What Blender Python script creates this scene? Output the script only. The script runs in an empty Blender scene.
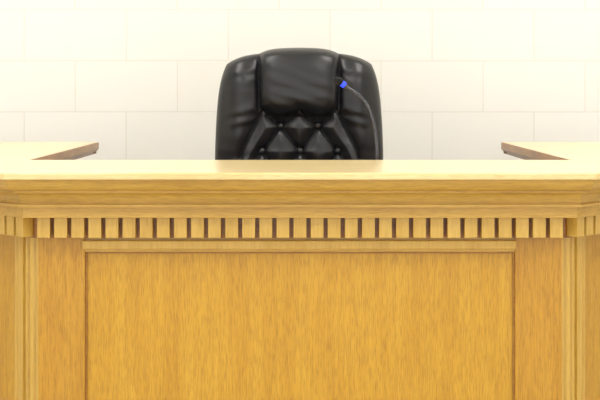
import bpy, bmesh, math, random
from mathutils import Vector
random.seed(3)
S=bpy.context.scene
S.view_settings.view_transform='Standard'
S.view_settings.look='None'

def srgb(r,g,b):
    f=lambda c:(c/255/12.92) if c/255<=0.04045 else ((c/255+0.055)/1.055)**2.4
    return (f(r),f(g),f(b),1)

# ---------------- materials ----------------
def newmat(name):
    m=bpy.data.materials.new(name); m.use_nodes=True
    nt=m.node_tree; b=nt.nodes['Principled BSDF']
    return m,nt,b
def ramp(nt,stops):
    r=nt.nodes.new('ShaderNodeValToRGB')
    e=r.color_ramp.elements
    e[0].position,e[0].color=stops[0]
    e[1].position,e[1].color=stops[-1]
    for p,c in stops[1:-1]:
        n=e.new(p); n.color=c
    return r
def wood(name,light,mid,dark,axis='Z',rough=0.35,coat=0.15,grain=1.0):
    m,nt,b=newmat(name); N=nt.nodes; L=nt.links
    tc=N.new('ShaderNodeTexCoord')
    def mp(sc):
        q=N.new('ShaderNodeMapping'); q.inputs['Scale'].default_value=sc
        L.new(tc.outputs['Object'],q.inputs['Vector']); return q
    def ax(fast,slow):
        if axis=='Z': return (fast,fast,slow)
        if axis=='X': return (slow,slow*3,fast)
        if axis=='T': return (slow,fast,fast)
    a=N.new('ShaderNodeTexNoise'); a.inputs['Scale'].default_value=1; a.inputs['Detail'].default_value=6; a.inputs['Roughness'].default_value=0.65; a.inputs['Distortion'].default_value=0.3
    L.new(mp(ax(30,2.2)).outputs[0],a.inputs['Vector'])
    r=ramp(nt,[(0.25,dark),(0.5,mid),(0.75,light)])
    L.new(a.outputs['Fac'],r.inputs[0])
    f=N.new('ShaderNodeTexNoise'); f.inputs['Scale'].default_value=1; f.inputs['Detail'].default_value=3; f.inputs['Roughness'].default_value=0.6
    L.new(mp(ax(480,30)).outputs[0],f.inputs['Vector'])
    fr=ramp(nt,[(0.38,(0.62,0.55,0.40,1)),(0.52,(1,1,1,1))])
    L.new(f.outputs['Fac'],fr.inputs[0])
    mx=N.new('ShaderNodeMixRGB'); mx.blend_type='MULTIPLY'; mx.inputs[0].default_value=0.6*grain
    L.new(r.outputs[0],mx.inputs[1]); L.new(fr.outputs[0],mx.inputs[2])
    w=N.new('ShaderNodeTexNoise'); w.inputs['Scale'].default_value=1; w.inputs['Detail'].default_value=3; w.inputs['Distortion'].default_value=0.8
    L.new(mp(ax(190,6)).outputs[0],w.inputs['Vector'])
    wr=ramp(nt,[(0.38,(0.82,0.77,0.64,1)),(0.56,(1,1,1,1))])
    L.new(w.outputs['Fac'],wr.inputs[0])
    mx2=N.new('ShaderNodeMixRGB'); mx2.blend_type='MULTIPLY'; mx2.inputs[0].default_value=0.45*grain
    L.new(mx.outputs[0],mx2.inputs[1]); L.new(wr.outputs[0],mx2.inputs[2])
    L.new(mx2.outputs[0],b.inputs['Base Color'])
    b.inputs['Roughness'].default_value=rough
    b.inputs['Coat Weight'].default_value=coat
    b.inputs['Coat Roughness'].default_value=0.2
    bp=N.new('ShaderNodeBump'); bp.inputs['Strength'].default_value=0.1; bp.inputs['Distance'].default_value=0.0006
    L.new(f.outputs['Fac'],bp.inputs['Height']); L.new(bp.outputs[0],b.inputs['Normal'])
    return m
M_panel=wood('oak_panel',srgb(214,166,46),srgb(206,155,34),srgb(194,141,25),'Z')
M_stile=wood('oak_stile',srgb(208,157,46),srgb(198,145,34),srgb(184,128,24),'Z')
M_corn=wood('oak_cornice',srgb(216,174,82),srgb(206,163,68),srgb(190,145,52),'X',grain=0.7)
M_dent=wood('oak_dentil',srgb(224,185,92),srgb(214,173,78),srgb(202,159,62),'Z',grain=0.5)
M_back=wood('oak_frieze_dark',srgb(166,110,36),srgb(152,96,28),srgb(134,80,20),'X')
M_top=wood('oak_top_painted_glare',srgb(244,222,164),srgb(240,214,150),srgb(230,200,130),'T',rough=0.28,coat=0.6,grain=0.5)  # base colour lightened to paint in the countertop's grazing reflection of the wall
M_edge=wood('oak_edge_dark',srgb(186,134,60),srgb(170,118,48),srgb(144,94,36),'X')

def wallmat():
    m,nt,b=newmat('painted_block'); N=nt.nodes; L=nt.links
    g=N.new('ShaderNodeNewGeometry'); sp=N.new('ShaderNodeSeparateXYZ'); L.new(g.outputs['Position'],sp.inputs[0])
    cb=N.new('ShaderNodeCombineXYZ')
    ax=N.new('ShaderNodeMath'); ax.operation='ADD'; ax.inputs[1].default_value=0.49-0.2032+0.4064*20
    L.new(sp.outputs['X'],ax.inputs[0])
    az=N.new('ShaderNodeMath'); az.operation='ADD'; az.inputs[1].default_value=-1.199+2.032
    L.new(sp.outputs['Z'],az.inputs[0])
    L.new(ax.outputs[0],cb.inputs[0]); L.new(az.outputs[0],cb.inputs[1])
    br=N.new('ShaderNodeTexBrick'); br.inputs['Scale'].default_value=1
    br.inputs['Brick Width'].default_value=0.4064; br.inputs['Row Height'].default_value=0.2032
    br.inputs['Mortar Size'].default_value=0.003; br.inputs['Mortar Smooth'].default_value=0.8
    br.inputs['Color1'].default_value=srgb(244,242,236); br.inputs['Color2'].default_value=srgb(242,240,233)
    br.inputs['Mortar'].default_value=srgb(231,227,216)
    L.new(cb.outputs[0],br.inputs['Vector'])
    L.new(br.outputs['Color'],b.inputs['Base Color'])
    n=N.new('ShaderNodeTexNoise'); n.inputs['Scale'].default_value=160; n.inputs['Detail'].default_value=4
    L.new(g.outputs['Position'],n.inputs['Vector'])
    s=N.new('ShaderNodeMath'); s.operation='MULTIPLY_ADD'; s.inputs[1].default_value=-1.0
    nm=N.new('ShaderNodeMath'); nm.operation='MULTIPLY'; nm.inputs[1].default_value=0.2
    L.new(n.outputs['Fac'],nm.inputs[0])
    L.new(br.outputs['Fac'],s.inputs[0]); L.new(nm.outputs[0],s.inputs[2])
    bp=N.new('ShaderNodeBump'); bp.inputs['Strength'].default_value=0.3; bp.inputs['Distance'].default_value=0.002
    L.new(s.outputs[0],bp.inputs['Height']); L.new(bp.outputs[0],b.inputs['Normal'])
    b.inputs['Roughness'].default_value=0.6
    return m
M_wall=wallmat()
def plain(name,c,rough=0.6,metal=0,noise=0.04,scale=20):
    m,nt,b=newmat(name); N=nt.nodes; L=nt.links
    n=N.new('ShaderNodeTexNoise'); n.inputs['Scale'].default_value=scale
    tc=N.new('ShaderNodeTexCoord'); L.new(tc.outputs['Object'],n.inputs['Vector'])
    lo=tuple(x*(1-noise) for x in c[:3])+(1,); hi=tuple(min(1,x*(1+noise)) for x in c[:3])+(1,)
    r=ramp(nt,[(0.3,lo),(0.7,hi)]); L.new(n.outputs['Fac'],r.inputs[0]); L.new(r.outputs[0],b.inputs['Base Color'])
    b.inputs['Roughness'].default_value=rough; b.inputs['Metallic'].default_value=metal
    return m
M_paint=plain('white_paint',srgb(242,241,237))
M_carpet=plain('carpet',srgb(150,140,125),0.95,0,0.2,200)
M_floor=plain('vinyl_floor',srgb(205,200,190),0.5,0,0.1,5)
M_blackpl=plain('black_plastic',srgb(22,22,24),0.35)
M_blackmet=plain('black_metal',srgb(84,86,96),0.25,0.7)
M_foam=plain('black_foam',srgb(18,18,20),0.95,0,0.3,300)
def leather():
    m,nt,b=newmat('black_leather'); N=nt.nodes; L=nt.links
    b.inputs['Base Color'].default_value=srgb(26,27,31)
    tc=N.new('ShaderNodeTexCoord')
    v=N.new('ShaderNodeTexVoronoi'); v.inputs['Scale'].default_value=300; L.new(tc.outputs['Object'],v.inputs['Vector'])
    n=N.new('ShaderNodeTexNoise'); n.inputs['Scale'].default_value=12; n.inputs['Detail'].default_value=3; n.inputs['Distortion'].default_value=0.6
    L.new(tc.outputs['Object'],n.inputs['Vector'])
    b1=N.new('ShaderNodeBump'); b1.inputs['Strength'].default_value=0.12; b1.inputs['Distance'].default_value=0.001
    L.new(v.outputs['Distance'],b1.inputs['Height'])
    b2=N.new('ShaderNodeBump'); b2.inputs['Strength'].default_value=0.10; b2.inputs['Distance'].default_value=0.01
    L.new(n.outputs['Fac'],b2.inputs['Height']); L.new(b1.outputs[0],b2.inputs['Normal'])
    L.new(b2.outputs[0],b.inputs['Normal'])
    r=ramp(nt,[(0.3,(0.32,)*3+(1,)),(0.7,(0.40,)*3+(1,))]); L.new(n.outputs['Fac'],r.inputs[0]); L.new(r.outputs[0],b.inputs['Roughness'])
    return m
M_leather=leather()
def emis(name,c,s):
    m,nt,b=newmat(name); b.inputs['Base Color'].default_value=c
    b.inputs['Emission Color'].default_value=c; b.inputs['Emission Strength'].default_value=s
    return m

# ---------------- helpers ----------------
def empty(name,loc=(0,0,0)):
    o=bpy.data.objects.new(name,None); o.location=loc; S.collection.objects.link(o); o.empty_display_size=0.1; return o
def mesh(name,verts,faces,mat,parent=None,smooth=False,bevel=0,loc=(0,0,0)):
    me=bpy.data.meshes.new(name); me.from_pydata([tuple(v) for v in verts],[],faces); me.update()
    bm=bmesh.new(); bm.from_mesh(me); bmesh.ops.recalc_face_normals(bm,faces=bm.faces); bm.to_mesh(me); bm.free()
    me.materials.append(mat)
    if smooth: me.shade_smooth()
    o=bpy.data.objects.new(name,me); S.collection.objects.link(o); o.location=loc
    if parent: o.parent=parent
    if bevel:
        b=o.modifiers.new('b','BEVEL'); b.width=bevel; b.segments=2; b.limit_method='ANGLE'; b.harden_normals=False
    return o
class MB:
    def __init__(s): s.v=[]; s.f=[]
    def add(s,v,f):
        k=len(s.v); s.v+=list(v); s.f+=[tuple(i+k for i in q) for q in f]
    def box(s,x0,x1,y0,y1,z0,z1):
        s.add([(x0,y0,z0),(x1,y0,z0),(x1,y1,z0),(x0,y1,z0),(x0,y0,z1),(x1,y0,z1),(x1,y1,z1),(x0,y1,z1)],
              [(0,3,2,1),(4,5,6,7),(0,1,5,4),(1,2,6,5),(2,3,7,6),(3,0,4,7)])
    def obox(s,o,d,n,a0,a1,b0,b1,z0,z1):
        c=[]
        for z in (z0,z1):
            for a,b in ((a0,b0),(a1,b0),(a1,b1),(a0,b1)):
                p=o+d*a+n*b; c.append((p.x,p.y,z))
        s.add(c,[(0,3,2,1),(4,5,6,7),(0,1,5,4),(1,2,6,5),(2,3,7,6),(3,0,4,7)])
    def obj(s,name,mat,**k): return mesh(name,s.v,s.f,mat,**k)
def boxo(name,x0,x1,y0,y1,z0,z1,mat,**k):
    m=MB(); m.box(x0,x1,y0,y1,z0,z1); return m.obj(name,mat,**k)

# bench plan (body faces)
PX=0.616; 
path=[Vector((-1.25,1.80)),Vector((-1.25,0.764)),Vector((-PX,0.13)),Vector((PX,0.13)),Vector((1.25,0.764)),Vector((1.25,1.80))]
def segn(a,b):
    d=(b-a).normalized(); return d,Vector((d.y,-d.x))
def offset(path,off):
    out=[]
    for i,p in enumerate(path):
        if i==0: n=segn(path[0],path[1])[1]; out.append(p+n*off)
        elif i==len(path)-1: n=segn(path[-2],path[-1])[1]; out.append(p+n*off)
        else:
            n1=segn(path[i-1],p)[1]; n2=segn(p,path[i+1])[1]
            m=(n1+n2).normalized(); out.append(p+m*(off/m.dot(n1)))
    return out
def sweep(name,prof,mat,parent,path=path,smooth=False,bevel=0):
    v=[];f=[];n=len(prof)
    cols=[offset(path,o) for o,z in prof]
    for i in range(len(path)):
        for j,(o,z) in enumerate(prof):
            p=cols[j][i]; v.append((p.x,p.y,z))
    for i in range(len(path)-1):
        for j in range(n):
            k=(j+1)%n
            f.append((i*n+j,i*n+k,(i+1)*n+k,(i+1)*n+j))
    f.append(tuple(range(n))); f.append(tuple(range((len(path)-1)*n,len(path)*n)))
    return mesh(name,v,f,mat,parent=parent,bevel=bevel)

bench=empty('judges_bench')
ZT=1.10
outer=offset(path,0.13)
IX=0.73
inner=[Vector((IX,1.80)),Vector((IX,0.56)),Vector((-IX,0.56)),Vector((-IX,1.80))]
poly=outer+inner
def slab(name,z0,z1,poly,mat,bevel):
    n=len(poly); v=[(p.x,p.y,z0) for p in poly]+[(p.x,p.y,z1) for p in poly]
    fs=[(0,1,8,9),(1,2,8),(2,3,7,8),(3,4,7),(4,5,6,7)]
    f=[]
    for q in fs:
        f.append(tuple(q)); f.append(tuple(i+n for i in q))
    for i in range(n):
        j=(i+1)%n; f.append((i,j,j+n,i+n))
    return mesh(name,v,f,mat,parent=bench,bevel=bevel)
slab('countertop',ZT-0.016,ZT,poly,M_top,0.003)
ipath=[Vector((-IX,1.80)),Vector((-IX,0.56)),Vector((IX,0.56)),Vector((IX,1.80))]
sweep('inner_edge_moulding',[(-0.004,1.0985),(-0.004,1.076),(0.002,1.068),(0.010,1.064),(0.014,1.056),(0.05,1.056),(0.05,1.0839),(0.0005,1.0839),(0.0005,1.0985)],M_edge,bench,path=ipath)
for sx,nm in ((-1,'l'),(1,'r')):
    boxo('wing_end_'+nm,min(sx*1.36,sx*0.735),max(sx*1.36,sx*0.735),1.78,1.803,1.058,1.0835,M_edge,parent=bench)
def arc(p0,p1,kind,n=7):
    out=[]
    for i in range(n+1):
        t=i/n*math.pi/2
        if kind=='ovolo':
            o=p1[0]+(p0[0]-p1[0])*math.cos(t); z=p0[1]+(p1[1]-p0[1])*math.sin(t)
        else:
            o=p0[0]+(p1[0]-p0[0])*math.sin(t); z=p1[1]+(p0[1]-p1[1])*math.cos(t)
        out.append((o,z))
    return out
prof=[(0.119,1.0838),(0.119,1.081)]
prof+=arc((0.118,1.081),(0.098,1.057),'ovolo')
prof+=[(0.090,1.057),(0.090,1.051)]
prof+=arc((0.087,1.051),(0.066,1.024),'cove')
prof+=[(0.073,1.024),(0.073,1.017),(0.058,1.017),(0.058,0.9915),(0.015,0.9915),(-0.02,0.9915),(-0.02,1.0838)]
sweep('cornice',prof,M_corn,bench,bevel=0.0008)
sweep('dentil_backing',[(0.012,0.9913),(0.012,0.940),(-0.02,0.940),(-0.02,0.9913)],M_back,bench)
mb=MB()
for i in range(len(path)-1):
    a,b=path[i],path[i+1]; d,n=segn(a,b); Ln=(b-a).length
    per=0.0404
    cnt=int(round((Ln+0.02)/per)); st=(Ln)/cnt
    for k in range(cnt):
        c=(k+0.5)*st; w=0.0150
        mb.obox(a,d,n,c-w,c+w,0.011,0.040,0.9432,0.9905)
mb.obj('dentils',M_dent,parent=bench,bevel=0.0012)
y=0.13; PW=0.506
mb=MB()
mb.box(-PX,-PW,y,y+0.025,0.0,0.941); mb.box(PW,PX,y,y+0.025,0.0,0.941)
mb.obj('stiles',M_stile,parent=bench,bevel=0.0015)
mb=MB(); mb.box(-PW,PW,y+0.0005,y+0.025,0.906,0.941); mb.box(-PW,PW,y+0.0005,y+0.025,0.0,0.18)
mb.obj('rails',M_corn,parent=bench,bevel=0.001)
boxo('top_fillet',-PW-0.006,PW+0.003,y-0.007,y+0.004,0.9125,0.934,M_dent,parent=bench,bevel=0.003)
boxo('front_panel',-PW-0.005,PW+0.005,y+0.012,y+0.024,0.17,0.915,M_panel,parent=bench)
mb=MB()
for x0,x1 in ((-PW,-PW+0.004),(PW-0.004,PW)): mb.box(x0,x1,y+0.004,y+0.014,0.18,0.906)
mb.box(-PW,PW,y+0.004,y+0.014,0.902,0.9062); mb.box(-PW,PW,y+0.004,y+0.014,0.18,0.185)
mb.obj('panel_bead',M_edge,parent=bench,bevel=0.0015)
for si,(ia,ib) in enumerate(((2,1),(3,4))):
    a,b=path[ia],path[ib]; d=(b-a).normalized()
    n=Vector((d.y,-d.x)); 
    if n.y>0: n=-n
    Ln=(b-a).length
    tag='lr'[si]
    m1=MB(); m1.obox(a,d,n,0.0,Ln,-0.04,-0.024,0.0,0.941); m1.obj('angled_panel_'+tag,M_panel,parent=bench)
    m2=MB(); m2.obox(a,d,n,Ln-0.1,Ln,-0.024,0.0,0.0,0.941); m2.obox(a,d,n,0.12,Ln-0.1,-0.024,-0.0005,0.0,0.15)
    m2.obj('angled_frame_'+tag,M_stile,parent=bench,bevel=0.0015)
    def hump(x0,x1,h,base,k=8):
        return [(x0+(x1-x0)*i/k, base+h*max(0.0,math.sin(math.pi*i/k))**0.8) for i in range(k+1)]
    pr=[(0.0,-0.03),(0.0,0.0),(0.010,0.0),(0.011,-0.012)]
    pr+=hump(0.014,0.042,0.016,-0.012)
    pr+=[(0.044,-0.014)]
    pr+=hump(0.046,0.062,0.011,-0.012)
    pr+=[(0.064,-0.012),(0.065,0.0),(0.086,0.0),(0.087,-0.014)]
    pr+=hump(0.090,0.112,0.012,-0.014)
    pr+=[(0.118,-0.03)]
    v=[];k=len(pr)
    for z in (0,0.9405):
        for aa,bb in pr:
            p=a+d*aa+n*bb; v.append((p.x,p.y,z))
    f=[(i,(i+1)%k,(i+1)%k+k,i+k) for i in range(k)]+[tuple(range(k)),tuple(range(k,2*k))]
    mesh('corner_moulding_'+tag,v,f,M_dent,parent=bench)
    sx=-1 if si==0 else 1
    boxo('side_panel_'+tag,min(sx*1.25,sx*1.225),max(sx*1.25,sx*1.225),0.775,1.80,0.0,0.94,M_panel,parent=bench)
boxo('work_surface',-0.70,0.70,0.32,0.80,0.92,0.945,M_top,parent=bench,bevel=0.003)
boxo('riser',-0.70,0.70,0.50,0.52,0.0,1.0838,M_stile,parent=bench)

# ---------------- room ----------------
YW=2.30
boxo('wall_back',-4,4,YW,YW+0.2,0,3.2,M_wall)
boxo('wall_left',-4.2,-4,-6,YW+0.2,0,3.2,M_paint)
boxo('wall_right',4,4.2,-6,YW+0.2,0,3.2,M_paint)
boxo('floor',-4.2,4.2,-6,YW+0.2,-0.1,0,M_floor)
boxo('ceiling',-4.2,4.2,-6,YW+0.2,3.2,3.3,M_paint)
PZ=0.25
boxo('platform',-1.2,1.2,0.85,YW-0.03,0.0,PZ,M_carpet)
M_em=emis('diffuser',(1,0.98,0.94,1),9.4)
for i,(lx,ly) in enumerate(((-1.3,0.6),(1.3,0.6),(-1.3,-1.6),(1.3,-1.6))):
    e=empty('ceiling_light' if i==0 else 'ceiling_light.%03d'%i,(lx,ly,3.2))
    boxo('diffuser',-0.56,0.56,-0.56,0.56,-0.03,-0.01,M_em,parent=e)
    fr=MB()
    for q in ((-0.6,0.6,-0.6,-0.56),(-0.6,0.6,0.56,0.6),(-0.6,-0.56,-0.56,0.56),(0.56,0.6,-0.56,0.56)): fr.box(*q,-0.045,0.0)
    fr.obj('frame',M_paint,parent=e)
w=bpy.data.worlds.new('world'); S.world=w; w.use_nodes=True
w.node_tree.nodes['Background'].inputs[0].default_value=(1,0.99,0.97,1)
w.node_tree.nodes['Background'].inputs[1].default_value=1.85

# ---------------- chair ----------------
CY=1.45
chair=empty('executive_chair',(-0.003,CY,PZ))
def cx(px): return (px-300)/302+0.003
def cz(py): return 1.287-(py-90)/302-PZ
zb=0.42; H=cz(52)
def hw(z):
    t=(z-zb)/(H-zb)
    return 0.262+0.02*math.sin(min(1,max(0,1-t))*math.pi*0.9)
rows=[(126,[281,318]),(151,[262,300,338]),(178,[243,281,319,357]),(205,[262,300,338]),(232,[243,281,319,357])]
B=[[(cx(x),cz(y_)) for x in xs] for y_,xs in rows]
segs=[]
for r in range(len(B)-1):
    for p in B[r]:
        for q in B[r+1]:
            if abs(p[0]-q[0])<0.085: segs.append((p,q))
segs+=[(B[0][0],(cx(262),cz(110))),(B[0][1],(cx(337),cz(110))),((cx(262),cz(110)),(cx(243),cz(150))),((cx(337),cz(110)),(cx(357),cz(150))),
       ((cx(243),cz(150)),(cx(236),cz(182))),((cx(357),cz(150)),(cx(364),cz(182))),((cx(236),cz(182)),(cx(236),cz(270))),((cx(364),cz(182)),(cx(364),cz(270)))]
segs+=[(B[0][0],(cx(299),cz(110))),(B[0][1],(cx(299),cz(110)))]
buttons=[p for r in B for p in r]
def dseg(x,z,s):
    (ax,az),(bx,bz)=s; dx,dz=bx-ax,bz-az
    t=max(0,min(1,((x-ax)*dx+(z-az)*dz)/(dx*dx+dz*dz)))
    return math.hypot(x-ax-t*dx,z-az-t*dz)
def sm(a,b,x):
    t=max(0,min(1,(x-a)/(b-a))); return t*t*(3-2*t)
pl,pr_=cx(259),cx(339); pb=cz(116); pt=cz(47)
def pillow(x,z):
    c=(pl+pr_)/2; h=(pr_-pl)/2
    h2=h*(1-0.10*sm(pb+0.09,pb,z))
    u=abs(x-c)/h2
    if u>=1: return 0,0
    zc=(z-pb)/(pt-pb)
    if zc<=0: return 0,0
    a=(1-u**3.5)**0.5
    bb=min(1,max(0,zc/0.28)); bb=math.sqrt(max(0,1-(1-bb)**2))
    return a*bb,1
NS,NT=300,330
def edgef(s,t): return ((1-abs(s)**5)**0.5)*((1-t**22)**0.5)*((1-(1-t)**22)**0.5)
def front(s,t,crease=True):
    Ht=H-0.035*abs(s)**5-0.004*abs(s)
    z=zb+(Ht-zb)*t
    W=hw(z)*(1-0.09*t**14)
    x=s*W
    lift=0.0
    u=abs(x-(pl+pr_)/2)/((pr_-pl)/2)
    if u<1: lift=0.016*(1-u**4)*sm(0.85,1.0,t)
    z2=z+lift
    edge=edgef(s,t)
    h=0.075
    cr=0
    if crease:
        if z<pb+0.06:
            dm=min(dseg(x,z,q) for q in segs)
            cr=0.013*math.exp(-(dm/0.0038))+0.014*math.exp(-(dm/0.024)**2)
            db=min(math.hypot(x-p[0],z-p[1]) for p in buttons)
            cr+=0.010*math.exp(-(db/0.015)**2)
        if z>=pb-0.01:
            dv=min(abs(x-pl),abs(x-pr_))
            cr=max(cr*sm(pb+0.06,pb,z),0.022*math.exp(-dv/0.008)*sm(pb-0.02,pb+0.03,z))
    p,_=pillow(x,z2)
    bol=0.020*math.exp(-((abs(x)-0.205)/0.045)**2)
    wr=0.0008*math.sin(26*x+40*z+3*math.sin(30*z))*math.sin(33*z-18*x)
    wr+=0.0014*math.sin(110*z+35*abs(x)+2*math.sin(40*z))*sm(0.13,0.16,abs(x))*sm(0.26,0.20,abs(x))
    wr+=0.0005*math.sin(170*z+60*x)*p
    yv=-(h+bol-cr+wr)*edge-0.036*p*min(1,edge*1.4)
    yv-=0.08*x*x
    return (x,yv,z2)
def grid(fn,NS,NT):
    v=[];f=[]
    for j in range(NT+1):
        t=j/NT
        t=t*0.8+0.2*math.sin(t*math.pi/2)
        for i in range(NS+1):
            s=-1+2*i/NS
            s=math.sin(s*math.pi/2)*0.35+s*0.65
            v.append(fn(s,t))
    for j in range(NT):
        for i in range(NS):
            a=j*(NS+1)+i; f.append((a,a+1,a+NS+2,a+NS+1))
    return v,f
def back(s,t):
    x,yv,z=front(s,t,False)
    return (x,0.05*edgef(s,t)-0.08*x*x,z)
v1,f1=grid(front,NS,NT); v2,f2=grid(back,NS,NT)
k=len(v1)
me=bpy.data.meshes.new('backrest'); me.from_pydata(v1+v2,[],f1+[tuple(i+k for i in reversed(q)) for q in f2])
bm=bmesh.new(); bm.from_mesh(me); bmesh.ops.remove_doubles(bm,verts=bm.verts,dist=0.0001); bmesh.ops.recalc_face_normals(bm,faces=bm.faces); bm.to_mesh(me); bm.free()
me.materials.append(M_leather); me.shade_smooth()
bo=bpy.data.objects.new('backrest',me); S.collection.objects.link(bo); bo.parent=chair
bm=bmesh.new()
for (x,z) in buttons:
    t=(z-zb)/(H-zb); s=x/hw(z)
    yy=front(s,t)[1]
    r=bmesh.ops.create_uvsphere(bm,u_segments=20,v_segments=12,radius=0.012)
    for vv in r['verts']: vv.co=Vector((vv.co.x+x,vv.co.y*0.7+yy-0.010,vv.co.z+z))
me=bpy.data.meshes.new('buttons'); bm.to_mesh(me); bm.free(); me.materials.append(M_leather); me.shade_smooth()
o_=bpy.data.objects.new('buttons',me); S.collection.objects.link(o_); o_.parent=chair
def cushion(name,cx_,cy_,cz_,a,b,c,mat,e=0.35,e2=0.35):
    v=[];f=[];nu,nv=48,24
    sp=lambda w,p: math.copysign(abs(w)**p,w)
    for j in range(nv+1):
        ph=-math.pi/2+math.pi*j/nv
        for i in range(nu):
            th=2*math.pi*i/nu
            v.append((cx_+a*sp(math.cos(ph),e2)*sp(math.cos(th),e),cy_+b*sp(math.cos(ph),e2)*sp(math.sin(th),e),cz_+c*sp(math.sin(ph),0.7)))
    for j in range(nv):
        for i in range(nu):
            f.append((j*nu+i,j*nu+(i+1)%nu,(j+1)*nu+(i+1)%nu,(j+1)*nu+i))
    return mesh(name,v,f,mat,parent=chair,smooth=True)
cushion('seat',0,-0.29,0.43,0.27,0.25,0.065,M_leather)
for sx in (-1,1):
    cushion('armpad_%s'%('l' if sx<0 else 'r'),sx*0.305,-0.24,0.655,0.035,0.15,0.022,M_leather,0.6,0.5)
    cu=bpy.data.curves.new('arm','CURVE'); cu.dimensions='3D'; cu.bevel_depth=0.016; cu.bevel_resolution=4
    sp_=cu.splines.new('BEZIER'); pts=[(sx*0.24,-0.06,0.40),(sx*0.31,-0.10,0.50),(sx*0.305,-0.12,0.64),(sx*0.305,-0.34,0.64),(sx*0.31,-0.36,0.52),(sx*0.24,-0.34,0.40)]
    sp_.bezier_points.add(len(pts)-1)
    for p,c in zip(sp_.bezier_points,pts): p.co=c; p.handle_left_type=p.handle_right_type='AUTO'
    cu.materials.append(M_blackpl); ob=bpy.data.objects.new('arm_frame_%s'%('l' if sx<0 else 'r'),cu); S.collection.objects.link(ob); ob.parent=chair
def cyl(name,r,z0,z1,x,y,mat,parent,n=24,r2=None):
    r2=r if r2 is None else r2
    v=[(x+r*math.cos(2*math.pi*i/n),y+r*math.sin(2*math.pi*i/n),z0) for i in range(n)]+[(x+r2*math.cos(2*math.pi*i/n),y+r2*math.sin(2*math.pi*i/n),z1) for i in range(n)]
    f=[(i,(i+1)%n,(i+1)%n+n,i+n) for i in range(n)]+[tuple(range(n)),tuple(range(n,2*n))]
    return mesh(name,v,f,mat,parent=parent,bevel=0.002)
cyl('gas_lift',0.028,0.09,0.37,0,-0.24,M_blackmet,chair)
mb=MB(); 
for kx in range(5):
    an=2*math.pi*kx/5+0.3; d=Vector((math.cos(an),math.sin(an))); n=Vector((-d.y,d.x)); o=Vector((0,-0.24))
    mb.obox(o,d,n,0.0,0.29,-0.022,0.022,0.07,0.10)
mb.obj('star_base',M_blackpl,parent=chair,bevel=0.008)
bm=bmesh.new()
for kx in range(5):
    an=2*math.pi*kx/5+0.3
    for off in (-0.014,0.014):
        r=bmesh.ops.create_cone(bm,cap_ends=True,segments=24,radius1=0.032,radius2=0.032,depth=0.016)
        for vv in r['verts']:
            c=vv.co.copy()
            rx,ry,rz=c.x,c.z+off,c.y
            vv.co=Vector((rx*math.cos(an)-ry*math.sin(an)+0.275*math.cos(an),rx*math.sin(an)+ry*math.cos(an)+0.275*math.sin(an)-0.24,rz+0.032))
me=bpy.data.meshes.new('casters'); bm.to_mesh(me); bm.free(); me.materials.append(M_blackpl)
o_=bpy.data.objects.new('casters',me); S.collection.objects.link(o_); o_.parent=chair

# ---------------- microphone ----------------
MY=0.66
mic=empty('gooseneck_microphone',(0.215,MY,0.945))
sc=1330/(3+MY)
def mp_(px,py,dy=0): return ((px-300)/sc-0.215,dy,1.287-(py-90)/sc-0.945)
cyl('mic_base',0.05,0.0,0.022,0,0,M_blackpl,mic,40,0.042)
cyl('mic_stem',0.009,0.022,0.06,0,0,M_blackpl,mic)
pts=[(0,0,0.05),mp_(377,160),mp_(376,140),mp_(372,118,-0.003),mp_(365,102,-0.006),mp_(355,92.5,-0.01),mp_(347,87.5,-0.014)]
cu=bpy.data.curves.new('neck','CURVE'); cu.dimensions='3D'; cu.bevel_depth=0.0044; cu.bevel_resolution=4
sp_=cu.splines.new('BEZIER'); sp_.bezier_points.add(len(pts)-1)
for p,c in zip(sp_.bezier_points,pts): p.co=c; p.handle_left_type=p.handle_right_type='AUTO'
cu.materials.append(M_blackmet); ob=bpy.data.objects.new('neck',cu); S.collection.objects.link(ob); ob.parent=mic
def rod(name,p0,p1,prof,mat):
    p0=Vector(p0);p1=Vector(p1);ax=(p1-p0);L=ax.length;ax.normalize()
    u=ax.cross(Vector((0,1,0.2))).normalized(); w_=ax.cross(u); n=20
    v=[];f=[]
    for t,r in prof:
        for i in range(n):
            a=2*math.pi*i/n; v.append(p0+ax*(t*L)+(u*math.cos(a)+w_*math.sin(a))*r)
    for j in range(len(prof)-1):
        for i in range(n): f.append((j*n+i,j*n+(i+1)%n,(j+1)*n+(i+1)%n,(j+1)*n+i))
    f.append(tuple(range(n))); f.append(tuple(range((len(prof)-1)*n,len(prof)*n)))
    return mesh(name,v,f,mat,parent=mic,smooth=True)
a=mp_(347,87.5,-0.014); b_=mp_(344.5,85.5,-0.016); c_=mp_(341.5,83.2,-0.018); d_=mp_(335,78.5,-0.022)
rod('collar',a,b_,[(0,0.004),(0.2,0.0065),(1,0.0068)],M_blackmet)
rod('led_ring',b_,c_,[(0,0.0082),(0.1,0.0088),(0.9,0.0088),(1,0.0082)],emis('blue_led',(0.02,0.05,0.9,1),1.2))
rod('capsule',c_,d_,[(0,0.007),(0.1,0.0105),(0.7,0.0105),(0.9,0.007),(1,0.003)],M_foam)

# ---------------- camera ----------------
cam=bpy.data.cameras.new('cam'); co=bpy.data.objects.new('camera',cam); S.collection.objects.link(co)
cam.sensor_width=36; cam.sensor_fit='HORIZONTAL'; cam.lens=1330/600*36
cam.shift_y=-110/600
co.location=(0,-3.0,1.287); co.rotation_euler=(math.pi/2,0,0)
S.camera=co
